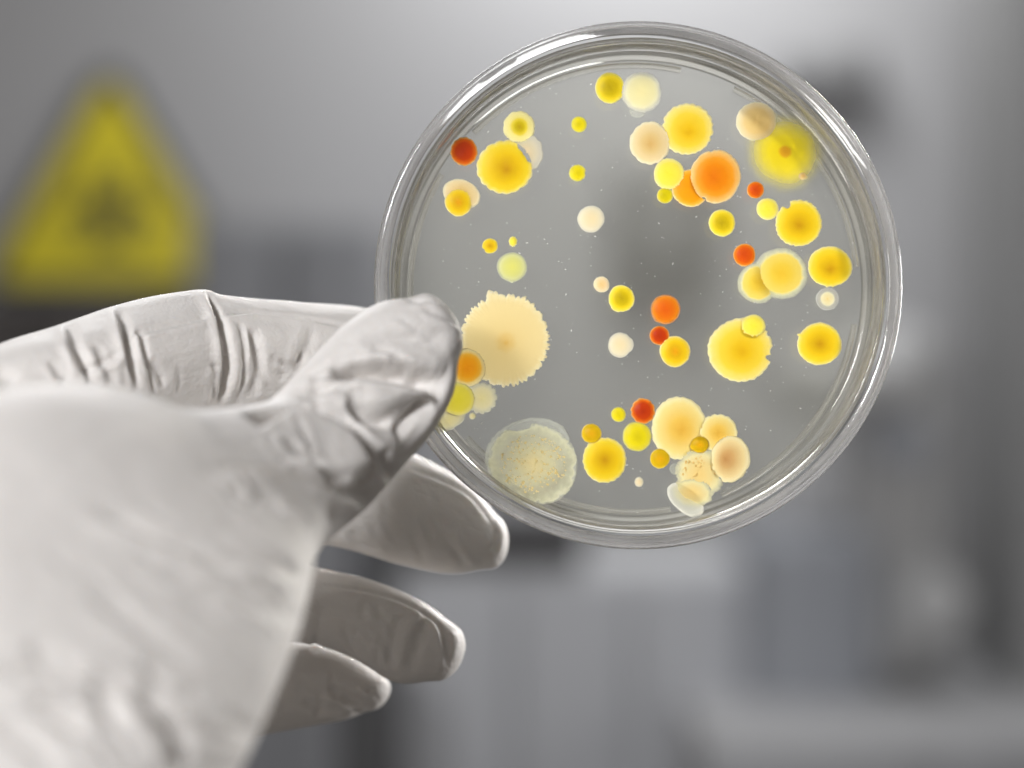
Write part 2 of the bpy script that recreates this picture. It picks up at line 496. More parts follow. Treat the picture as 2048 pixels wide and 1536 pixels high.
RIM = (0.93, 0.86, 0.52)
MC = {
    'gold':   colony_mat('colony_gold', [(0, (0.58, 0.30, 0.004)), (0.22, (0.70, 0.41, 0.005)), (0.55, (0.86, 0.57, 0.008)), (0.82, (0.92, 0.68, 0.03)), (0.94, (0.93, 0.76, 0.16)), (1, RIM)]),
    'goldo':  colony_mat('colony_gold_olive', [(0, (0.50, 0.36, 0.004)), (0.45, (0.66, 0.48, 0.004)), (0.75, (0.92, 0.70, 0.02)), (0.92, (0.94, 0.80, 0.12)), (1, RIM)]),
    'yellow': colony_mat('colony_yellow', [(0, (0.76, 0.43, 0.006)), (0.25, (0.84, 0.54, 0.012)), (0.65, (0.91, 0.67, 0.05)), (0.9, (0.93, 0.76, 0.20)), (1, RIM)]),
    'lemon':  colony_mat('colony_lemon', [(0, (0.93, 0.80, 0.05)), (0.7, (0.93, 0.80, 0.09)), (0.92, (0.93, 0.84, 0.28)), (1, RIM)]),
    'lime':   colony_mat('colony_lime', [(0, (0.70, 0.56, 0.005)), (0.55, (0.84, 0.70, 0.006)), (0.85, (0.84, 0.72, 0.05)), (1, (0.66, 0.64, 0.30))]),
    'olive':  colony_mat('colony_olive', [(0, (0.62, 0.50, 0.003)), (0.7, (0.74, 0.62, 0.004)), (0.93, (0.80, 0.68, 0.10)), (1, RIM)]),
    'amber':  colony_mat('colony_amber', [(0, (0.82, 0.42, 0.005)), (0.6, (0.72, 0.45, 0.004)), (0.9, (0.80, 0.54, 0.01)), (1, (0.9, 0.75, 0.3))]),
    'ogold':  colony_mat('colony_orange_centre', [(0, (0.84, 0.36, 0.005)), (0.35, (0.78, 0.45, 0.005)), (0.7, (0.92, 0.62, 0.01)), (0.9, (0.92, 0.68, 0.08)), (1, RIM)]),
    'red':    colony_mat('colony_red', [(0, (0.62, 0.06, 0.002)), (0.6, (0.74, 0.10, 0.003)), (0.86, (0.84, 0.20, 0.006)), (0.95, (0.88, 0.42, 0.08)), (1, (0.9, 0.62, 0.30))]),
    'dred':   colony_mat('colony_dark_red', [(0, (0.45, 0.028, 0.001)), (0.6, (0.56, 0.048, 0.002)), (0.85, (0.78, 0.15, 0.004)), (0.95, (0.86, 0.40, 0.08)), (1, (0.9, 0.62, 0.30))]),
    'ored':   colony_mat('colony_orange_red', [(0, (0.76, 0.11, 0.003)), (0.55, (0.80, 0.17, 0.004)), (0.85, (0.83, 0.26, 0.01)), (1, (0.80, 0.42, 0.16))], alpha=[(0, 1), (0.85, 1), (1, 0.5)]),
    'orange': colony_mat('colony_orange', [(0, (0.78, 0.18, 0.002)), (0.45, (0.86, 0.26, 0.003)), (0.72, (0.90, 0.36, 0.02)), (0.92, (0.92, 0.56, 0.18)), (1, (0.93, 0.78, 0.48))]),
    'orangeb': colony_mat('colony_bright_orange', [(0, (0.93, 0.34, 0.003)), (0.7, (0.94, 0.38, 0.004)), (0.9, (0.93, 0.52, 0.06)), (1, (0.93, 0.78, 0.48))]),
    'beige':  colony_mat('colony_beige', [(0, (0.66, 0.40, 0.13)), (0.4, (0.76, 0.55, 0.24)), (0.85, (0.86, 0.70, 0.40)), (1, (0.93, 0.87, 0.68))]),
    'beiges': colony_mat('colony_beige_smooth', [(0, (0.76, 0.52, 0.18)), (0.6, (0.80, 0.58, 0.24)), (0.9, (0.85, 0.72, 0.45)), (1, (0.92, 0.88, 0.72))]),
    'beiget': colony_mat('colony_beige_clear', [(0, (0.82, 0.63, 0.36)), (0.5, (0.80, 0.69, 0.45)), (1, (0.88, 0.82, 0.66))], alpha=[(0, 0.95), (0.6, 0.75), (1, 0.5)]),
    'cream':  colony_mat('colony_cream', [(0, (0.90, 0.72, 0.42)), (0.5, (0.88, 0.76, 0.50)), (0.9, (0.87, 0.80, 0.62)), (1, (0.92, 0.89, 0.78))], alpha=[(0, 1), (0.8, 0.92), (1, 0.7)]),
    'peach':  colony_mat('colony_peach', [(0, (0.90, 0.56, 0.22)), (0.5, (0.90, 0.65, 0.34)), (0.9, (0.90, 0.77, 0.52)), (1, (0.93, 0.87, 0.7))]),
    'pale':   colony_mat('colony_pale_yellow', [(0, (0.92, 0.82, 0.40)), (0.6, (0.90, 0.83, 0.45)), (0.85, (0.88, 0.84, 0.60)), (1, (0.85, 0.84, 0.75))], alpha=[(0, 1), (0.75, 0.92), (0.9, 0.6), (1, 0.25)]),
    'plime':  colony_mat('colony_pale_lime', [(0, (0.80, 0.76, 0.16)), (0.55, (0.76, 0.75, 0.22)), (0.9, (0.74, 0.75, 0.38)), (1, (0.78, 0.80, 0.60))], alpha=[(0, 0.92), (0.8, 0.85), (1, 0.5)]),
    'halo':   colony_mat('colony_halo', [(0, (0.62, 0.28, 0.004)), (0.10, (0.72, 0.36, 0.004)), (0.16, (0.85, 0.66, 0.004)), (0.6, (0.87, 0.72, 0.004)), (1, (0.80, 0.72, 0.02))], alpha=[(0, 0.97), (0.35, 0.95), (0.5, 0.82), (0.6, 0.60), (0.7, 0.32), (0.8, 0.10), (0.9, 0.0)], gloss=0.0, grain=0.10, gscale=160),
    'big':    colony_mat('colony_cream_frill', [(0, (0.80, 0.50, 0.14)), (0.10, (0.83, 0.58, 0.21)), (0.28, (0.86, 0.67, 0.31)), (0.85, (0.88, 0.71, 0.35)), (0.95, (0.90, 0.77, 0.44)), (1, (0.94, 0.86, 0.62))], grain=0.08, gscale=1400),
    'ragged': colony_mat('colony_cream_ragged', [(0, (0.90, 0.80, 0.38)), (0.6, (0.90, 0.82, 0.48)), (0.9, (0.88, 0.84, 0.62)), (1, (0.92, 0.90, 0.74))], alpha=[(0, 1), (0.7, 0.95), (1, 0.7)]),
    'white':  colony_mat('colony_white_ring', [(0, (0.80, 0.58, 0.16)), (0.12, (0.86, 0.72, 0.34)), (0.5, (0.90, 0.82, 0.52)), (0.62, (0.88, 0.83, 0.62)), (1, (0.85, 0.85, 0.82))], alpha=[(0, 1), (0.55, 0.95), (0.68, 0.35), (0.9, 0.3), (1, 0.55)]),
    'film':   colony_mat('colony_film', [(0, (0.90, 0.74, 0.34)), (0.4, (0.86, 0.78, 0.42)), (0.75, (0.82, 0.78, 0.48)), (0.9, (0.85, 0.83, 0.55)), (1, (0.84, 0.84, 0.68))], alpha=[(0, 0.80), (0.35, 0.56), (0.7, 0.34), (0.84, 0.5), (0.94, 0.74), (1, 0.4)], grain=0.16, gscale=700, gloss=0.3),
    'filmt':  colony_mat('colony_film_thin', [(0, (0.74, 0.75, 0.56)), (1, (0.80, 0.82, 0.72))], alpha=[(0, 0.22), (0.85, 0.25), (0.96, 0.45), (1, 0.25)], gloss=0.3),
    'fringe': colony_mat('colony_fringe', [(0, (0.82, 0.52, 0.03)), (0.35, (0.87, 0.61, 0.06)), (0.75, (0.90, 0.70, 0.15)), (0.85, (0.84, 0.82, 0.50)), (1, (0.82, 0.84, 0.66))], alpha=[(0, 1), (0.78, 0.98), (0.88, 0.62), (1, 0.35)], grain=0.07),
    'core':   colony_mat('colony_core', [(0, (0.55, 0.36, 0.004)), (0.28, (0.66, 0.50, 0.006)), (0.48, (0.86, 0.68, 0.05)), (0.62, (0.91, 0.79, 0.26)), (0.9, (0.91, 0.82, 0.38)), (1, RIM)], grain=0.09, gscale=500),
    'oring':  colony_mat('colony_orange_ring', [(0, (0.86, 0.30, 0.004)), (0.5, (0.90, 0.38, 0.01)), (0.72, (0.91, 0.50, 0.05)), (0.82, (0.91, 0.70, 0.28)), (1, (0.93, 0.84, 0.52))]),
    'tan':    colony_mat('colony_tan', [(0, (0.76, 0.42, 0.05)), (0.35, (0.85, 0.55, 0.10)), (0.8, (0.91, 0.74, 0.28)), (0.95, (0.92, 0.83, 0.46)), (1, (0.94, 0.88, 0.62))]),
    'peachb': colony_mat('colony_peach_brown', [(0, (0.55, 0.28, 0.09)), (0.35, (0.68, 0.41, 0.16)), (0.75, (0.88, 0.70, 0.34)), (1, (0.94, 0.86, 0.56))]),
    'grainy': colony_mat('colony_grainy', [(0, (0.92, 0.66, 0.24)), (0.5, (0.90, 0.72, 0.32)), (0.8, (0.90, 0.82, 0.46)), (1, (0.90, 0.86, 0.62))], alpha=[(0, 1), (0.75, 0.95), (1, 0.5)], grain=0.12),
    'leaf':   colony_mat('colony_white_leaf', [(0, (0.80, 0.80, 0.68)), (0.8, (0.86, 0.85, 0.74)), (1, (0.95, 0.94, 0.86))], alpha=[(0, 0.45), (0.8, 0.6), (1, 0.85)]),
}

def colony(px, py, rx, ry, style, label, h=0.55, rot=0, wav=0.0, nw=9, frill=0.0, nf=40, notch=(), bumps=(), cx=0.0, cy=0.0, z=0.0, fine=0.02, segs=None, rings=10, radial=0.0, granules=0, seed=None, layers=1):
    """one growth: a low dome on the agar with its own margin.
    notch/bumps: (angle deg, half-width deg, depth as part of the radius); cx, cy shift the thick middle (part of r)"""
    r_ = random.Random(seed if seed is not None else int(px * 7 + py))
    d = D0 + AG * mm
    s = K * d
    if segs is None:
        segs = 72 if rx < 30 else (120 if rx < 60 else 200)
    ph = [r_.uniform(0, 6.28) for _ in range(12)]
    jag = [r_.uniform(-1, 1) * min(0.014, 0.55 / rx) for _ in range(segs // 2)]
    def rad(a):
        k = 1.0
        for j in range(2, 6):
            k += fine / (j - 0.5) * math.sin(j * a + ph[j])
        if wav:
            u = abs(math.sin(nw * a / 2 + ph[6] + 0.5 * math.sin(2 * a + ph[7])))
            k += wav * (math.sqrt(u) - 0.6)
        if frill:
            u = abs(math.sin(nf * a / 2 + ph[8] + 0.9 * math.sin(3 * a + ph[9]) + 0.5 * math.sin(7 * a + ph[10])))
            k += frill * (math.sqrt(u) - 0.6) * (0.7 + 0.5 * math.sin(5 * a + ph[11]))
        k += jag[int(a / 6.2832 * len(jag)) % len(jag)]
        dg = math.degrees(a) % 360
        for ang, hw, dep in notch:
            q = abs((dg - ang + 180) % 360 - 180) / hw
            if q < 1:
                k -= dep * (1 - q ** 3)
        for ang, hw, dep in bumps:
            q = abs((dg - ang + 180) % 360 - 180) / hw
            if q < 1:
                k += dep * math.sqrt(1 - q * q)
        return k
    verts, faces, grow = [], [], []
    verts.append((cx * rx * s, -h * mm - z * mm, cy * ry * s))
    grow.append(0.0)
    cr, sr = math.cos(math.radians(rot)), math.sin(math.radians(rot))
    ts = [((i + 1) / rings) ** 0.85 for i in range(rings)] 
    for ti, t in enumerate(ts):
        for i in range(segs):
            a = 2 * math.pi * i / segs
            k = rad(a)
            kk = 1 + (k - 1) * (t ** 7)
            x, y = rx * kk * t * math.cos(a), ry * kk * t * math.sin(a)
            x, y = x * cr - y * sr, x * sr + y * cr
            x += cx * rx * (1 - t)
            y += cy * ry * (1 - t)
            dome = (1 - t ** 2.6) * h
            if radial:
                dome += radial * h * math.sin(nf * a / 2 + ph[8] + 0.9 * math.sin(3 * a + ph[9]) + 1.2 * math.sin(9 * t + 4 * a)) * max(0, min(1, (t - 0.45) / 0.35)) * (1 - t ** 8)
            dome += (0.10 * h * (1 - t ** 3) * math.sin(3 * a + 5 * t + ph[1]))*0.4
            verts.append((x * s, -dome * mm - (0.02 + z) * mm, y * s))
            grow.append(t)
    for i in range(segs):
        faces.append((0, 1 + i, 1 + (i + 1) % segs))
    for ti in range(rings - 1):
        o1, o2 = 1 + ti * segs, 1 + (ti + 1) * segs
        for i in range(segs):
            j = (i + 1) % segs
            faces.append((o1 + i, o2 + i, o2 + j, o1 + j))
    # margin drops into the gel
    o1 = 1 + (rings - 1) * segs
    o2 = len(verts)
    for i in range(segs):
        x, y, zz = verts[o1 + i]
        verts.append((x, 0.00005, zz))
        grow.append(1.0)
    for i in range(segs):
        j = (i + 1) % segs
        faces.append((o1 + i, o2 + i, o2 + j, o1 + j))
    for g in range(granules):
        rr, aa = math.sqrt(r_.random()) * 0.74, r_.uniform(0, 6.283)
        gx, gy = rr * rx * math.cos(aa) * s, rr * ry * math.sin(aa) * s
        gr = r_.uniform(0.5, 1.5) ** 1.5 * 0.14 * mm
        gy0 = -(h * (1 - rr ** 2.6) + z + 0.02) * mm
        o = len(verts)
        for (ux, uy, uz) in ((1, 0, 0), (-1, 0, 0), (0, 0, 1), (0, 0, -1), (0, -1, 0), (0.7, 0, 0.7), (-0.7, 0, 0.7), (-0.7, 0, -0.7), (0.7, 0, -0.7)):
            verts.append((gx + ux * gr, gy0 + uy * gr * 0.9, gy + uz * gr))
            grow.append(0.0)
        for a_, b_ in ((0, 5), (5, 2), (2, 6), (6, 1), (1, 7), (7, 3), (3, 8), (8, 0)):
            faces.append((o + 4, o + a_, o + b_))
    n0, f0 = len(verts), list(faces)
    for q in range(1, layers):
        verts += [(x, y - q * 0.06 * mm, zz) for x, y, zz in verts[:n0]]
        faces += [tuple(i + q * n0 for i in ff) for ff in f0]
        grow += grow[:n0]
    me = mesh_from('colony', verts, faces, True)
    at = me.attributes.new('growth', 'FLOAT', 'POINT')
    at.data.foreach_set('value', np.array(grow, dtype=np.float32))
    o = link('colony', me, MC[style], agar)
    p = P(px, py, d)
    o.location = p - DC
    o['label'] = label
    GROWN.append((o, px, py, rx, ry, z + 0.001 * len(GROWN) / 100, style))
    return o

GROWN = []
C = colony
# upper part of the plate
C(1220, 176, 30, 31, 'goldo', 'golden round colony at the top of the plate')
C(1283, 184, 41, 41, 'pale', 'pale yellow soft-edged colony at the top of the plate', h=0.35, z=0.05, fine=0.02)
C(1275, 224, 15, 11, 'filmt', 'small clear fluff under the pale top colony', h=0.25, wav=0.25, nw=7)
C(1375, 258, 51, 51, 'yellow', 'large yellow colony with a slightly scalloped margin, upper middle', wav=0.055, nw=22, cx=0.05, cy=-0.15, notch=((5, 3, .04), (-20, 4, .03), (165, 4, .04)))
C(1300, 286, 40, 43, 'beige', 'beige colony with a tan middle, beside the large yellow one', wav=0.06, nw=11, cy=-0.05)
C(1513, 243, 41, 39, 'beiges', 'smooth beige domed colony at the upper right', h=0.9, fine=0.006)
C(1570, 305, 92, 92, 'halo', 'fuzzy bright yellow halo with a small orange middle', h=0.12, fine=0.06, rings=14, z=0.02, wav=0.05, nw=7)
C(1605, 352, 9, 8, 'beige', 'tiny beige colony below the fuzzy halo', h=0.3, bumps=((-30, 40, .2),))
C(1338, 348, 31, 31, 'lemon', 'lemon yellow round colony beside the orange pair', z=0.05)
C(1330, 391, 16, 16, 'olive', 'small olive yellow colony below the lemon one', h=0.4)
C(1382, 376, 38, 38, 'orangeb', 'bright orange left lobe of the orange pair', h=0.5, fine=0.02)
C(1431, 353, 51, 53, 'orange', 'deep orange right lobe of the orange pair', h=0.65, z=0.08, cx=-0.1, cy=-0.05, fine=0.02, wav=0.02, nw=9, notch=((-118, 7, .10), (100, 5, .05)))
C(1511, 380, 17, 17, 'red', 'small red-orange colony below the fuzzy halo', h=0.5)
C(1535, 418, 22, 22, 'lemon', 'small lemon yellow colony touching the notched golden one')
C(1597, 446, 47, 46, 'gold', 'golden colony with a notched upper left margin', wav=0.04, nw=26, cy=-0.1, notch=((122, 11, .26), (145, 5, .06)))
C(1444, 446, 27, 27, 'goldo', 'yellow colony with an olive middle, right of centre')
C(1489, 510, 22.5, 22.5, 'red', 'red-orange round colony right of centre')
C(1562, 547, 53, 51, 'fringe', 'yellow colony with a pale feathery fringe, larger of the joined pair', wav=0.03, nw=8, frill=0.06, nf=52, h=0.6, z=0.06)
C(1516, 566, 40, 41, 'fringe', 'yellow colony with a pale feathery fringe, smaller of the joined pair', wav=0.03, nw=8, frill=0.05, nf=44, h=0.5)
C(1660, 533, 45, 40, 'gold', 'golden oval colony near the right wall', cy=-0.15, bumps=((-83, 3, .06), (-98, 3, .05), (-75, 3, .04)))
C(1655, 598, 23, 23, 'white', 'whitish ringed colony with a pale yellow middle, near the right wall', h=0.25)
C(1639, 688, 45, 42, 'gold', 'golden oval colony with small buds, lower right near the wall', bumps=((155, 4, .12), (88, 3, .05)))
C(1481, 700, 64, 64, 'yellow', 'largest yellow colony with a notch in its right margin', cx=0.05, cy=-0.05, wav=0.035, nw=26, notch=((-15, 6, .20), (-3, 10, .08), (30, 4, .05)), z=0.0)
C(1506, 652, 25, 23, 'lemon', 'lemon yellow bud on top of the largest yellow colony', h=0.7, z=0.1)
# middle
C(1331, 619, 30, 30, 'ored', 'orange-red round colony in the middle of the plate')
C(1319, 671, 19.5, 19.5, 'dred', 'small dark red colony below the orange-red one')
C(1350, 703, 31, 31, 'ogold', 'golden colony with an orange middle, below the small red one')
C(1243, 597, 26, 27, 'goldo', 'yellow colony with a rough olive middle, centre of the plate', bumps=((-120, 25, .08),), granules=0)
C(1203, 569, 16, 16, 'peach', 'small peach colony, centre of the plate', h=0.35)
C(1240, 690, 24, 25, 'cream', 'cream colony with a bulge on its right', bumps=((0, 35, .14),), h=0.4)
C(1182, 438, 27, 27, 'cream', 'cream round colony in the upper middle', h=0.45)
C(1158, 249, 16, 16, 'lime', 'small lime yellow colony, upper of two', h=0.35)
C(1155, 346, 17, 17, 'lime', 'small lime yellow colony, lower of two', h=0.35, notch=((0, 14, .12),))
# upper left
C(1052, 306, 34, 37, 'beiget', 'translucent beige scalloped colony at the upper left', wav=0.10, nw=10, h=0.3)
C(1010, 334, 55, 54, 'gold', 'large golden scalloped colony at the upper left', wav=0.06, nw=17, cx=0.05, cy=-0.1, notch=((36, 30, .20),), z=0.03)
C(1038, 254, 31, 32, 'core', 'pale yellow scalloped colony with a golden core at the upper left', wav=0.07, nw=8, h=0.4, cx=0.05)
C(928, 303, 27, 28, 'dred', 'dark red scalloped colony near the upper left wall', wav=0.06, nw=13)
C(923, 388, 38, 29, 'beige', 'beige oval colony at the left above a golden one', h=0.4, rot=-20)
C(917, 405, 27, 28, 'ogold', 'golden orange colony overlapping the beige oval', h=0.5, z=0.12, fine=0.03)
C(980, 492, 16, 15, 'gold', 'small yellow lopsided colony at the left', notch=((215, 16, .16),), h=0.4)
C(1026, 483, 8, 10, 'lemon', 'tiny ragged yellow colony at the left', wav=0.2, nw=9, h=0.3)
C(1024, 534, 30, 30, 'plime', 'pale lime translucent colony at the left', h=0.4, bumps=((-90, 8, .05),))
# lower left
C(1010, 680, 87, 88, 'big', 'very large cream frilled colony right of the thumb tip', wav=0.08, nw=25, frill=0.09, nf=60, radial=0.0, h=0.4, rings=18, segs=360, bumps=((106, 8, .15), (62, 4, .05)), cx=0.02, cy=-0.06)
C(935, 735, 37, 38, 'oring', 'orange colony with a pale margin partly hidden by the thumb tip', h=0.5, z=0.1)
C(963, 796, 30, 30, 'ragged', 'cream ragged fan-shaped colony below the frilled one', wav=0.16, nw=13, frill=0.10, nf=31, h=0.35)
C(915, 798, 35, 34, 'lemon', 'lemon yellow colony beside the lower thumb', h=0.5, z=0.12)
C(945, 832, 7, 7, 'ragged', 'tiny cream colony below the ragged fan', h=0.25, wav=0.12, nw=5)
C(900, 838, 34, 20, 'ragged', 'cream smear below the lemon colony at the thumb', h=0.2, wav=0.1, nw=9, rot=30)
C(1055, 905, 88, 68, 'filmt', 'clear thin film around the upper side of the speckled colony', h=0.12, rot=22)
C(1066, 928, 90, 80, 'film', 'large translucent speckled colony at the lower left', wav=0.02, nw=15, frill=0.03, nf=70, h=0.3, rings=16, segs=260, z=0.05, granules=280, notch=((118, 16, .14),), rot=-12)
# lower middle
C(1237, 829, 15, 15, 'lime', 'small lime gold colony left of the red one at the bottom', h=0.4)
C(1183, 867, 20, 20, 'amber', 'small amber colony above the golden one at the bottom', h=0.5, z=0.12)
C(1209, 920, 44, 45, 'gold', 'golden round colony at the bottom of the plate', wav=0.03, nw=20)
C(1358, 856, 55, 62, 'tan', 'large pale yellow colony with a tan middle, bottom of the plate', cx=0.1, cy=-0.05, wav=0.035, nw=20)
C(1274, 873, 29, 30, 'lime', 'bright lime yellow colony at the bottom', h=0.6, z=0.05)
C(1286, 822, 24, 25, 'dred', 'red scalloped colony beside the large pale one at the bottom', wav=0.10, nw=10, z=0.08)
C(1320, 917, 20, 20, 'amber', 'small gold colony under the large pale one', h=0.5, z=0.05)
C(1400, 946, 48, 50, 'grainy', 'ragged cream colony with orange grains at the bottom', wav=0.12, nw=9, frill=0.06, nf=37, h=0.4, granules=60)
C(1385, 985, 40, 28, 'grainy', 'pale ragged tail of the grainy colony', wav=0.14, nw=9, h=0.25, rot=-10)
C(1460, 918, 39, 48, 'peachb', 'peach colony with a brown middle at the lower right', cx=-0.25, h=0.6, z=0.06, notch=((-110, 8, .1),), rot=-10, wav=0.03, nw=11)
C(1436, 866, 38, 38, 'tan', 'cream tan scalloped colony at the lower right', wav=0.06, nw=14, z=0.03)
C(1399, 889, 19, 17, 'amber', 'small golden colony on top of the bottom cluster', h=0.5, z=0.55, bumps=((200, 25, .12),))
C(1278, 964, 9, 10, 'cream', 'tiny cream colony at the bottom', h=0.3)
C(1371, 1000, 24, 44, 'leaf', 'white translucent leaf-shaped growth at the bottom wall', h=0.2, rot=48)
C(1351, 938, 12, 12, 'filmt', 'tiny clear blister beside the grainy colony', h=0.4)

# where two growths meet, the one beneath stops at the margin of the one above
for o, px, py, rx, ry, z, st in GROWN:
    cuts = [g for g in GROWN if g[0] is not o and g[5] > z and g[6] not in ('film', 'filmt', 'halo', 'leaf', 'beiget')
            and math.hypot(g[1] - px, g[2] - py) < rx + g[3] and g[3] > 12]
    if not cuts:
        continue
    s_ = K * (D0 + AG * mm)
    bm = bmesh.new()
    bm.from_mesh(o.data)
    dead = []
    for fc in bm.faces:
        for g in cuts:
            q = 0.80 if g[6] == 'fringe' else 0.99
            if all(((px + v.co.x / s_ - g[1]) / (g[3] * q)) ** 2 + ((py - v.co.z / s_ - g[2]) / (g[4] * q)) ** 2 < 1 for v in fc.verts):
                dead.append(fc)
                break
    bmesh.ops.delete(bm, geom=dead, context='FACES')
    bm.to_mesh(o.data)
    bm.free()

# dust and scratches on the gel: too small to pick apart
verts, faces = [], []
d = D0 + AG * mm
for i in range(420):
    rr, aa = math.sqrt(random.random()) * 41 * mm, random.uniform(0, 6.283)
    x, z = rr * math.cos(aa), rr * math.sin(aa)
    q = P(1272, 577, d) - DC
    sz = random.choice((0.05, 0.06, 0.07, 0.09, 0.12)) * mm
    b = random.uniform(0, 3.14)
    ln = random.choice((1, 1, 1, 2.5))
    o = len(verts)
    ux, uz = math.cos(b) * sz * ln, math.sin(b) * sz * ln
    wx, wz = -math.sin(b) * sz, math.cos(b) * sz
    y = AG * mm - 0.00003
    for (sx, sw) in ((1, 0), (0, 1), (-1, 0), (0, -1)):
        verts.append((q.x + x + sx * ux + sw * wx, y, q.z + z + sx * uz + sw * wz))
    verts.append((q.x + x, y - sz * 0.6, q.z + z))
    for k in range(4):
        faces.append((o + k, o + (k + 1) % 4, o + 4))
dust = link('dust_specks', mesh_from('dust_specks', verts, faces, False), plain('dust', (0.9, 0.9, 0.88), 0.4), agar)
dust['kind'] = 'stuff'

# ------------------------------------------------------------------ gloved hand
#HAND
def catmull(rows, n):
    rows = np.array(rows, float)
    out = []
    for i in range(len(rows) - 1):
        p0, p1, p2, p3 = rows[max(i - 1, 0)], rows[i], rows[i + 1], rows[min(i + 2, len(rows) - 1)]
        for k in range(n):
            t = k / n
            out.append(0.5 * ((2 * p1) + (-p0 + p2) * t + (2 * p0 - 5 * p1 + 4 * p2 - p3) * t * t + (-p0 + 3 * p1 - 3 * p2 + p3) * t ** 3))
    out.append(rows[-1])
    return out

def limb(rows, cap0=1.0, cap1=1.0, nseg=40, sub=6, power=2.2):
    """rows: upper edge px, py, lower edge px, py, distance, half thickness (mm), from the tip inwards.
    Rings are super-ellipses between the two edges; both ends are closed with rounded caps"""
    rr = catmull([tuple(r) + (0.0,) * (7 - len(r)) for r in rows], sub)
    rings = []
    for r in rr:
        A, B = P(r[0], r[1], r[4] - r[6]), P(r[2], r[3], r[4] + r[6])
        rings.append([(A + B) / 2, (A - B) / 2, r[5] * mm])
    pts = [r[0] for r in rings]
    full = []
    for i, (c, w, t) in enumerate(rings):
        T = (pts[min(i + 1, len(pts) - 1)] - pts[max(i - 1, 0)]).normalized()
        n = T.cross(w).normalized()
        full.append((c, w, n * t, T))
    def cap(entry, sign, length):
        c, w, n, T = entry
        R = (w.length + n.length) / 2 * length
        return [(c + T * sign * R * math.sin(k * math.pi / 14), w * math.cos(k * math.pi / 14), n * math.cos(k * math.pi / 14), T) for k in range(1, 7)]
    start = list(reversed(cap(full[0], -1, cap0)))
    end = cap(full[-1], 1, cap1)
    full = start + full + end
    verts, faces = [], []
    for c, w, n, T in full:
        for k in range(nseg):
            a = 2 * math.pi * k / nseg
            ca, sa = math.cos(a), math.sin(a)
            e = 2.0 / power
            ca = math.copysign(abs(ca) ** e, ca)
            sa = math.copysign(abs(sa) ** e, sa)
            verts.append(c + w * ca + n * sa)
    m = len(full)
    for i in range(m - 1):
        for k in range(nseg):
            k2 = (k + 1) % nseg
            faces.append((i * nseg + k, i * nseg + k2, (i + 1) * nseg + k2, (i + 1) * nseg + k))
    faces.append(tuple(range(nseg)))
    faces.append(tuple((m - 1) * nseg + k for k in reversed(range(nseg))))
    return verts, faces

thumb = [
    (822, 596, 914, 722, .3915, 7.6),
    (760, 607, 906, 795, .3905, 9.0),
    (690, 648, 868, 862, .3885, 9.8),
    (612, 722, 812, 926, .3850, 10.2),
    (515, 826, 752, 996, .3790, 10.8),
    (410, 872, 690, 1040, .3720, 12.5),
    (290, 900, 640, 1098, .3640, 15.0),
    (150, 890, 596, 1190, .3550, 17.5),
    (0, 860, 572, 1290, .3450, 20.0),
    (-140, 880, 530, 1410, .3350, 22.0),
    (-280, 980, 470, 1550, .3250, 23.0),
    (-400, 1150, 380, 1720, .3150, 24.0),
    (-470, 1400, 260, 1930, .3080, 24.0),
]
index = [
    (830, 655, 800, 770, .4290, 6.5),
    (780, 630, 750, 810, .4285, 8.0),
    (700, 614, 680, 832, .4265, 9.0, .002),
    (590, 613, 590, 846, .4220, 9.5, .006),
    (450, 610, 480, 866, .4160, 10.0, .009),
    (395, 606, 400, 878, .4140, 10.5, .010),
    (250, 630, 322, 900, .4060, 11.0, .010),
    (130, 655, 270, 960, .3990, 12.0, .008),
    (0, 688, 180, 1040, .3920, 13.0, .005),
    (-150, 760, 60, 1150, .3850, 15.0),
    (-320, 900, -50, 1300, .3750, 15.0),
]
middle = [
    (992, 1032, 968, 1136, .4310, 6.6),
    (935, 968, 900, 1146, .4310, 8.2),
    (850, 920, 800, 1130, .4305, 9.0),
    (760, 880, 690, 1100, .4300, 9.4),
    (640, 850, 560, 1080, .4300, 9.8),
    (400, 800, 340, 1075, .4270, 10.5),
    (150, 800, 120, 1080, .4180, 12.0),
    (-50, 850, -60, 1120, .4080, 13.0),
]
ring = [
    (902, 1243, 862, 1366, .4235, 6.4),
    (835, 1196, 790, 1370, .4240, 7.8),
    (740, 1158, 695, 1312, .4250, 8.4),
    (620, 1128, 590, 1284, .4260, 8.8),
    (450, 1090, 420, 1280, .4270, 9.2),
    (200, 1050, 190, 1260, .4220, 11.0),
    (0, 1050, 0, 1260, .4120, 12.0),
]
pinky = [
    (766, 1352, 730, 1424, .4330, 5.4),
    (715, 1312, 690, 1442, .4340, 6.6),
    (640, 1284, 612, 1458, .4340, 7.4),
    (560, 1278, 520, 1474, .4330, 8.0),
    (400, 1270, 380, 1490, .4290, 8.6),
    (200, 1250, 180, 1480, .4200, 10.0),
    (0, 1250, 0, 1480, .4110, 11.0),
]
palm = [
    (200, 800, 330, 1450, .4220, 9.0),
    (20, 780, 220, 1500, .4130, 13.0),
    (-220, 850, 60, 1620, .3960, 16.0),
    (-400, 1000, 0, 1760, .3700, 19.0),
    (-500, 1200, 60, 1880, .3430, 21.0),
    (-480, 1420, 150, 1980, .3220, 22.0),
]
parts = [limb(thumb, 0.62, 0.5, power=2.7), limb(index, 0.7, 0.5, power=2.8), limb(middle, 0.62, 0.5, power=2.3), limb(ring, 0.75, 0.5), limb(pinky, 0.6, 0.5), limb(palm, 0.6, 0.5)]
verts, faces = [], []
for v, f in parts:
    o = len(verts)
    verts.extend(v)
    faces.extend([tuple(i + o for i in ff) for ff in f])
raw = mesh_from('hand_raw', verts, faces, False)
tmp = bpy.data.objects.new('hand_tmp', raw)
COL.objects.link(tmp)
md = tmp.modifiers.new('r', 'REMESH')
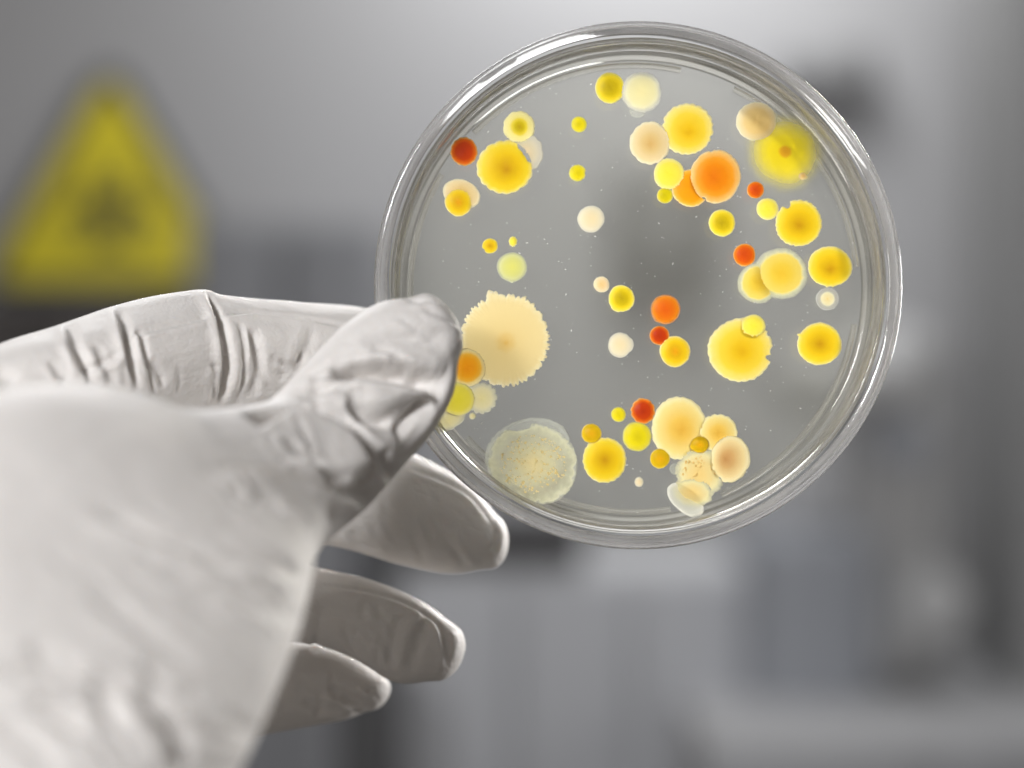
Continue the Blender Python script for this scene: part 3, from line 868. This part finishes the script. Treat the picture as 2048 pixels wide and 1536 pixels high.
md.mode = 'VOXEL'
md.voxel_size = 0.00045
dg = bpy.context.evaluated_depsgraph_get()
hm = bpy.data.meshes.new_from_object(tmp.evaluated_get(dg))
bpy.data.objects.remove(tmp)
bpy.data.meshes.remove(raw)

def arrays(me):
    n = len(me.vertices)
    co = np.empty(n * 3)
    me.vertices.foreach_get('co', co)
    e = np.empty(len(me.edges) * 2, dtype=np.int64)
    me.edges.foreach_get('vertices', e)
    return co.reshape(-1, 3), e.reshape(-1, 2)

co, ed = arrays(hm)
deg = np.bincount(ed.ravel(), minlength=len(co)).astype(float)[:, None]
def smooth(co, it, fac=0.5):
    for _ in range(it):
        s = np.zeros_like(co)
        for k in range(3):
            s[:, k] = np.bincount(ed[:, 0], co[ed[:, 1], k], len(co)) + np.bincount(ed[:, 1], co[ed[:, 0], k], len(co))
        co = co + fac * (s / deg - co)
    return co
def setco(co):
    hm.vertices.foreach_set('co', co.ravel())
    hm.update()
def normals():
    n = np.empty(len(hm.vertices) * 3)
    hm.vertices.foreach_get('normal', n)
    return n.reshape(-1, 3)
co = smooth(co, 14)
setco(co)

def sculpt(co, strokes):
    """each stroke: pixel path, half width (px), depth (mm, + out), side lip, taper"""
    poly = [tuple(p.vertices) for p in hm.polygons]
    bvh = BVHTree.FromPolygons([Vector(c) for c in co], poly)
    nrm = normals()
    eye = Vector((0, 0, H))
    disp = np.zeros(len(co))
    lat = np.zeros_like(co)
    for st in strokes:
        path, w, dep = st[0], st[1], st[2]
        lip = st[3] if len(st) > 3 else 0.35
        pp = catmull([(x, y) for x, y in path], 8)
        hits = []
        for x, y in pp:
            h = bvh.ray_cast(eye, (P(x, y, 1.0) - eye).normalized())
            if h[0] is not None:
                if hits and abs((h[0] - hits[-1]).length) > 0.02:
                    continue
                hits.append(h[0])
        if len(hits) < 3:
            continue
        S = np.array([tuple(h) for h in hits])
        W = w * K * S[:, 1].mean()
        lo, hi = S.min(0) - 4 * W, S.max(0) + 4 * W
        idx = np.where(((co > lo) & (co < hi)).all(1) & (nrm[:, 1] < 0.35))[0]
        if not len(idx):
            continue
        X = co[idx]
        best = np.full(len(idx), 1e9)
        near = np.zeros_like(X)
        sgn = np.zeros(len(idx))
        par = np.zeros(len(idx))
        tot = len(S) - 1
        for i in range(tot):
            a, b = S[i], S[i + 1]
            ab = b - a
            t = np.clip(((X - a) @ ab) / max(ab @ ab, 1e-12), 0, 1)
            q = a + t[:, None] * ab
            dd = np.linalg.norm(X - q, axis=1)
            m = dd < best
            best[m] = dd[m]
            near[m] = q[m]
            side = (X[:, 0] - a[0]) * ab[2] - (X[:, 2] - a[2]) * ab[0]
            sgn[m] = np.sign(side[m])
            par[m] = (i + t[m]) / tot
        taper = np.clip(np.sin(np.pi * np.clip(par, 0.0, 1.0)) * 1.6, 0, 1)
        u = best / W * sgn
        if len(st) > 4:
            # a narrow crease beside a broad overlapping layer
            v = u * st[4]
            prof = np.exp(-(u / 0.6) ** 2) - lip * np.exp(-((v - 1.5) / 1.0) ** 2)
        else:
            prof = np.exp(-u * u)
            # a folded-over lip stands on the right-hand side of the stroke's direction
            prof -= lip * np.exp(-((u - 1.9) / 0.9) ** 2)
        disp[idx] += dep * mm * prof * taper
        if len(st) > 5:
            # the swollen side rolls over the crease
            to = near - X
            to /= np.maximum(np.linalg.norm(to, axis=1), 1e-9)[:, None]
            lat[idx] += to * (st[5] * mm * np.where(u > 0, np.exp(-((u - 1.5) / 0.8) ** 2), 0) * taper)[:, None]
    return co + nrm * disp[:, None] + lat

STROKES1 = [
    # thumb: deep folds of loose glove
    ([(500, 842), (570, 838), (640, 850), (690, 880), (722, 925), (736, 962)], 32, -12.0, 0.22, 1, 3.4),
    ([(660, 738), (720, 738), (790, 748), (850, 765), (892, 778)], 34, -5.0, 0.20, 1, 1.4),
    ([(690, 805), (745, 836), (800, 838), (866, 806)], 30, -3.4, 0.15, 1, 0.6),
    ([(868, 812), (830, 846), (790, 878)], 13, -2.6, 0.4),
    ([(700, 785), (760, 798), (820, 800), (868, 796)], 9, 0.9, 0.0),
    ([(650, 718), (730, 714), (800, 718), (860, 735)], 10, 0.8, 0.0),
    ([(690, 800), (705, 840), (745, 885), (795, 905)], 8, 0.8, 0.0),
    ([(720, 682), (790, 678), (850, 682), (895, 690)], 18, -1.0, 0.2),
    ([(690, 968), (722, 985), (745, 1000)], 16, -1.5, 0.3),
    ([(765, 905), (775, 935), (790, 950)], 14, -1.4, 0.3),
    ([(430, 930), (520, 938), (600, 955), (680, 985), (730, 1003)], 14, -2.4, 0.5, 1, 0.8),
    ([(500, 985), (540, 1000), (575, 1022)], 14, -1.4, 0.4),
    ([(575, 995), (605, 1020), (628, 1050)], 13, -1.5, 0.4),
    ([(655, 1010), (665, 1030), (668, 1052)], 12, -1.2, 0.3),
    ([(600, 800), (660, 770), (720, 768)], 12, -1.0, 0.4),
    ([(590, 760), (640, 735), (690, 712), (760, 700)], 9, -0.7, 0.4),
    ([(560, 880), (610, 905), (650, 940), (670, 975)], 14, -1.3, 0.4),
    ([(900, 720), (893, 760), (880, 800), (850, 850), (800, 905)], 9, -0.9, -0.5),
    # palm heel: long soft folds
    ([(170, 1012), (260, 1045), (350, 1085), (430, 1122), (490, 1136)], 18, -1.3, 0.5),
    ([(440, 1040), (510, 1075), (570, 1120), (600, 1150)], 14, -1.2, 0.4),
    ([(420, 1070), (490, 1110), (560, 1140), (590, 1160)], 12, -0.9, 0.4),
    ([(500, 1150), (535, 1178), (565, 1205)], 12, -1.0, 0.4),
    ([(170, 1185), (260, 1240), (340, 1300), (400, 1340)], 22, -0.9, 0.4),
    ([(-20, 1340), (80, 1345), (170, 1352), (260, 1375), (330, 1395)], 20, -0.9, 0.4),
    ([(270, 1325), (320, 1352), (370, 1385), (400, 1400)], 16, -0.9, 0.4),
    ([(60, 1405), (110, 1432), (160, 1460)], 16, -0.9, 0.4),
    ([(180, 1370), (215, 1402), (232, 1440)], 20, -1.6, 0.3),
    ([(275, 1385), (320, 1425), (355, 1480), (360, 1545)], 28, -2.4, 0.35),
    ([(-20, 1455), (60, 1490), (110, 1540)], 16, -0.9, 0.4),
    ([(-10, 740), (60, 790), (110, 840), (150, 890)], 20, -0.8, 0.4),
    # index finger: layers of glove pushed together at the joints
    ([(138, 640), (155, 690), (182, 760), (212, 830), (240, 900)], 13, -1.3, 0.55, 1),
    ([(160, 742), (200, 730), (250, 700)], 9, -0.9, 0.5, 1),
    ([(238, 608), (255, 670), (268, 740), (290, 820), (320, 905)], 12, -1.8, 0.5, 1),
    ([(280, 655), (292, 700), (305, 760), (318, 830)], 9, -1.0, 0.5, 1),
    ([(250, 668), (320, 655), (380, 642), (428, 628)], 9, -0.8, 0.6, 1),
    ([(416, 582), (440, 640), (452, 710), (448, 780), (425, 850)], 11, -1.8, 0.5, 1),
    ([(478, 640), (492, 690), (490, 750), (470, 820)], 11, -1.1, 0.4, 1),
    ([(505, 650), (520, 720), (505, 800)], 13, -0.9, 0.4),
    ([(440, 628), (500, 622), (570, 628), (640, 640), (690, 650)], 9, -0.8, 0.6, 1),
    ([(630, 655), (605, 720), (565, 780)], 14, -0.7, 0.4),
    ([(300, 720), (320, 748), (330, 775)], 11, -0.9, 0.2),
    # fingers behind
    ([(985, 1038), (996, 1062), (990, 1092)], 14, 0.35, 0.0),
    ([(900, 1262), (914, 1288), (902, 1318)], 14, 0.45, 0.0),
    ([(700, 1060), (720, 1090), (760, 1105)], 10, -0.6, 0.4),
    ([(860, 980), (880, 1040), (890, 1110)], 9, -0.4, 0.4),
    ([(640, 1210), (690, 1225), (740, 1230)], 10, -0.4, 0.4),
    ([(815, 935), (880, 958), (940, 992), (985, 1048)], 9, -0.7, 0.6, 1),
    ([(985, 1105), (990, 1080), (992, 1055)], 8, -0.8, 0.4),
    ([(905, 1060), (930, 1095), (950, 1135)], 10, 0.4, 0.3),
    ([(640, 1172), (720, 1178), (800, 1200), (870, 1240), (893, 1285), (896, 1340)], 9, -0.9, 0.6, 1),
    ([(800, 1230), (785, 1280), (775, 1340)], 9, -0.5, 0.3),
    ([(850, 1240), (832, 1290), (820, 1350)], 12, -0.8, 0.3),
    ([(655, 1378), (700, 1398), (745, 1420)], 9, -1.2, 0.5),
    ([(742, 1372), (740, 1395), (752, 1415)], 8, -0.7, 0.4),
    ([(610, 1400), (640, 1420), (690, 1425)], 10, -0.6, 0.4),
]
wr = random.Random(11)
def creases(n, p0, p1, spread, ang, jit, length, width, depth):
    for _ in range(n):
        t = wr.random()
        x = p0[0] + (p1[0] - p0[0]) * t + wr.uniform(-spread, spread)
        y = p0[1] + (p1[1] - p0[1]) * t + wr.uniform(-spread, spread)
        a = math.radians(ang + wr.uniform(-jit, jit))
        l = wr.uniform(*length) / 2
        b = wr.uniform(-0.25, 0.25) * l
        dx, dy = math.cos(a), math.sin(a)
        STROKES1.append(([(x - dx * l, y - dy * l), (x - dy * b, y + dx * b), (x + dx * l, y + dy * l)], wr.uniform(*width), -wr.uniform(*depth), 0.5))
creases(26, (640, 830), (850, 650), 60, 8, 22, (60, 150), (5, 9), (0.25, 0.6))
creases(16, (480, 960), (680, 900), 60, 30, 25, (60, 140), (6, 10), (0.3, 0.7))
creases(22, (180, 1100), (540, 1200), 110, 30, 15, (110, 260), (8, 15), (0.15, 0.42))
creases(16, (60, 1400), (400, 1400), 100, 35, 20, (90, 200), (9, 16), (0.3, 0.65))
creases(10, (120, 780), (260, 800), 60, 68, 15, (70, 160), (6, 10), (0.3, 0.6))
creases(12, (340, 750), (640, 730), 60, 80, 16, (60, 140), (6, 10), (0.25, 0.5))
creases(12, (720, 1040), (960, 1080), 40, 65, 30, (40, 90), (5, 8), (0.2, 0.45))
creases(12, (650, 1230), (880, 1290), 40, 70, 30, (40, 90), (5, 8), (0.2, 0.45))
creases(9, (590, 1380), (740, 1400), 30, 60, 40, (40, 80), (5, 8), (0.25, 0.5))
co = sculpt(co, STROKES1)
setco(co)
co = smooth(co, 3)
setco(co)
# gentle unevenness of the loose glove
nrm = normals()
w = np.zeros(len(co))
for fscale, amp in ((70, .22), (150, .12), (300, .05)):
    for k in range(4):
        dirn = rng.normal(size=3)
        dirn /= np.linalg.norm(dirn)
        warp = np.sin(co @ rng.normal(size=3) * fscale * 0.7 + rng.uniform(0, 6))
        w += amp * 0.5 * np.sin(co @ dirn * fscale * 1.6 + warp * 1.3 + rng.uniform(0, 6))
co = co + nrm * (w * mm)[:, None]
setco(co)

def glove_mat():
    m, nt, out = new_mat('white_nitrile')
    b = node(nt, 'BsdfPrincipled')
    b.inputs['Base Color'].default_value = (0.72, 0.69, 0.66, 1)
    b.inputs['Roughness'].default_value = 0.62
    b.inputs['Specular IOR Level'].default_value = 0.30
    b.inputs['Subsurface Weight'].default_value = 0.12
    b.inputs['Subsurface Radius'].default_value = (1.0, 0.75, 0.55)
    b.inputs['Subsurface Scale'].default_value = 0.0018
    tc = node(nt, 'TexCoord')
    n1 = node(nt, 'TexNoise')
    n1.inputs['Scale'].default_value = 1500
    n1.inputs['Detail'].default_value = 2
    n2 = node(nt, 'TexNoise')
    n2.inputs['Scale'].default_value = 220
    n2.inputs['Detail'].default_value = 4
    b1 = node(nt, 'Bump')
    b1.inputs['Strength'].default_value = 0.30
    b1.inputs['Distance'].default_value = 0.0004
    b2 = node(nt, 'Bump')
    b2.inputs['Strength'].default_value = 0.22
    b2.inputs['Distance'].default_value = 0.001
    for n in (n1, n2):
        nt.links.new(tc.outputs['Object'], n.inputs['Vector'])
    nt.links.new(n1.outputs['Fac'], b1.inputs['Height'])
    nt.links.new(n2.outputs['Fac'], b2.inputs['Height'])
    nt.links.new(b1.outputs[0], b2.inputs['Normal'])
    # thin irregular creases of worn rubber
    n3 = node(nt, 'TexNoise')
    n3.inputs['Scale'].default_value = 70
    n3.inputs['Detail'].default_value = 2
    n3.inputs['Distortion'].default_value = 1.6
    mp = node(nt, 'Mapping')
    mp.inputs['Scale'].default_value = (0.6, 1.0, 1.5)
    mp.inputs['Rotation'].default_value = (0, math.radians(-25), 0)
    nt.links.new(tc.outputs['Object'], mp.inputs['Vector'])
    nt.links.new(mp.outputs[0], n3.inputs['Vector'])
    sb = node(nt, 'Math', operation='SUBTRACT')
    sb.inputs[1].default_value = 0.5
    ab = node(nt, 'Math', operation='ABSOLUTE')
    pw = node(nt, 'Math', operation='POWER')
    pw.inputs[1].default_value = 0.6
    b3 = node(nt, 'Bump')
    b3.inputs['Strength'].default_value = 0.16
    b3.inputs['Distance'].default_value = 0.0016
    nt.links.new(n3.outputs['Fac'], sb.inputs[0])
    nt.links.new(sb.outputs[0], ab.inputs[0])
    nt.links.new(ab.outputs[0], pw.inputs[0])
    nt.links.new(pw.outputs[0], b3.inputs['Height'])
    nt.links.new(b2.outputs[0], b3.inputs['Normal'])
    nt.links.new(b3.outputs[0], b.inputs['Normal'])
    nt.links.new(b.outputs[0], out.inputs[0])
    return m
hm.name = 'gloved_hand'
hm.materials.clear()
hm.shade_smooth()
hand = link('gloved_hand', hm, glove_mat())
tag(hand, 'hand in a wrinkled white rubber glove pinching the dish between thumb and fingers', 'gloved hand')
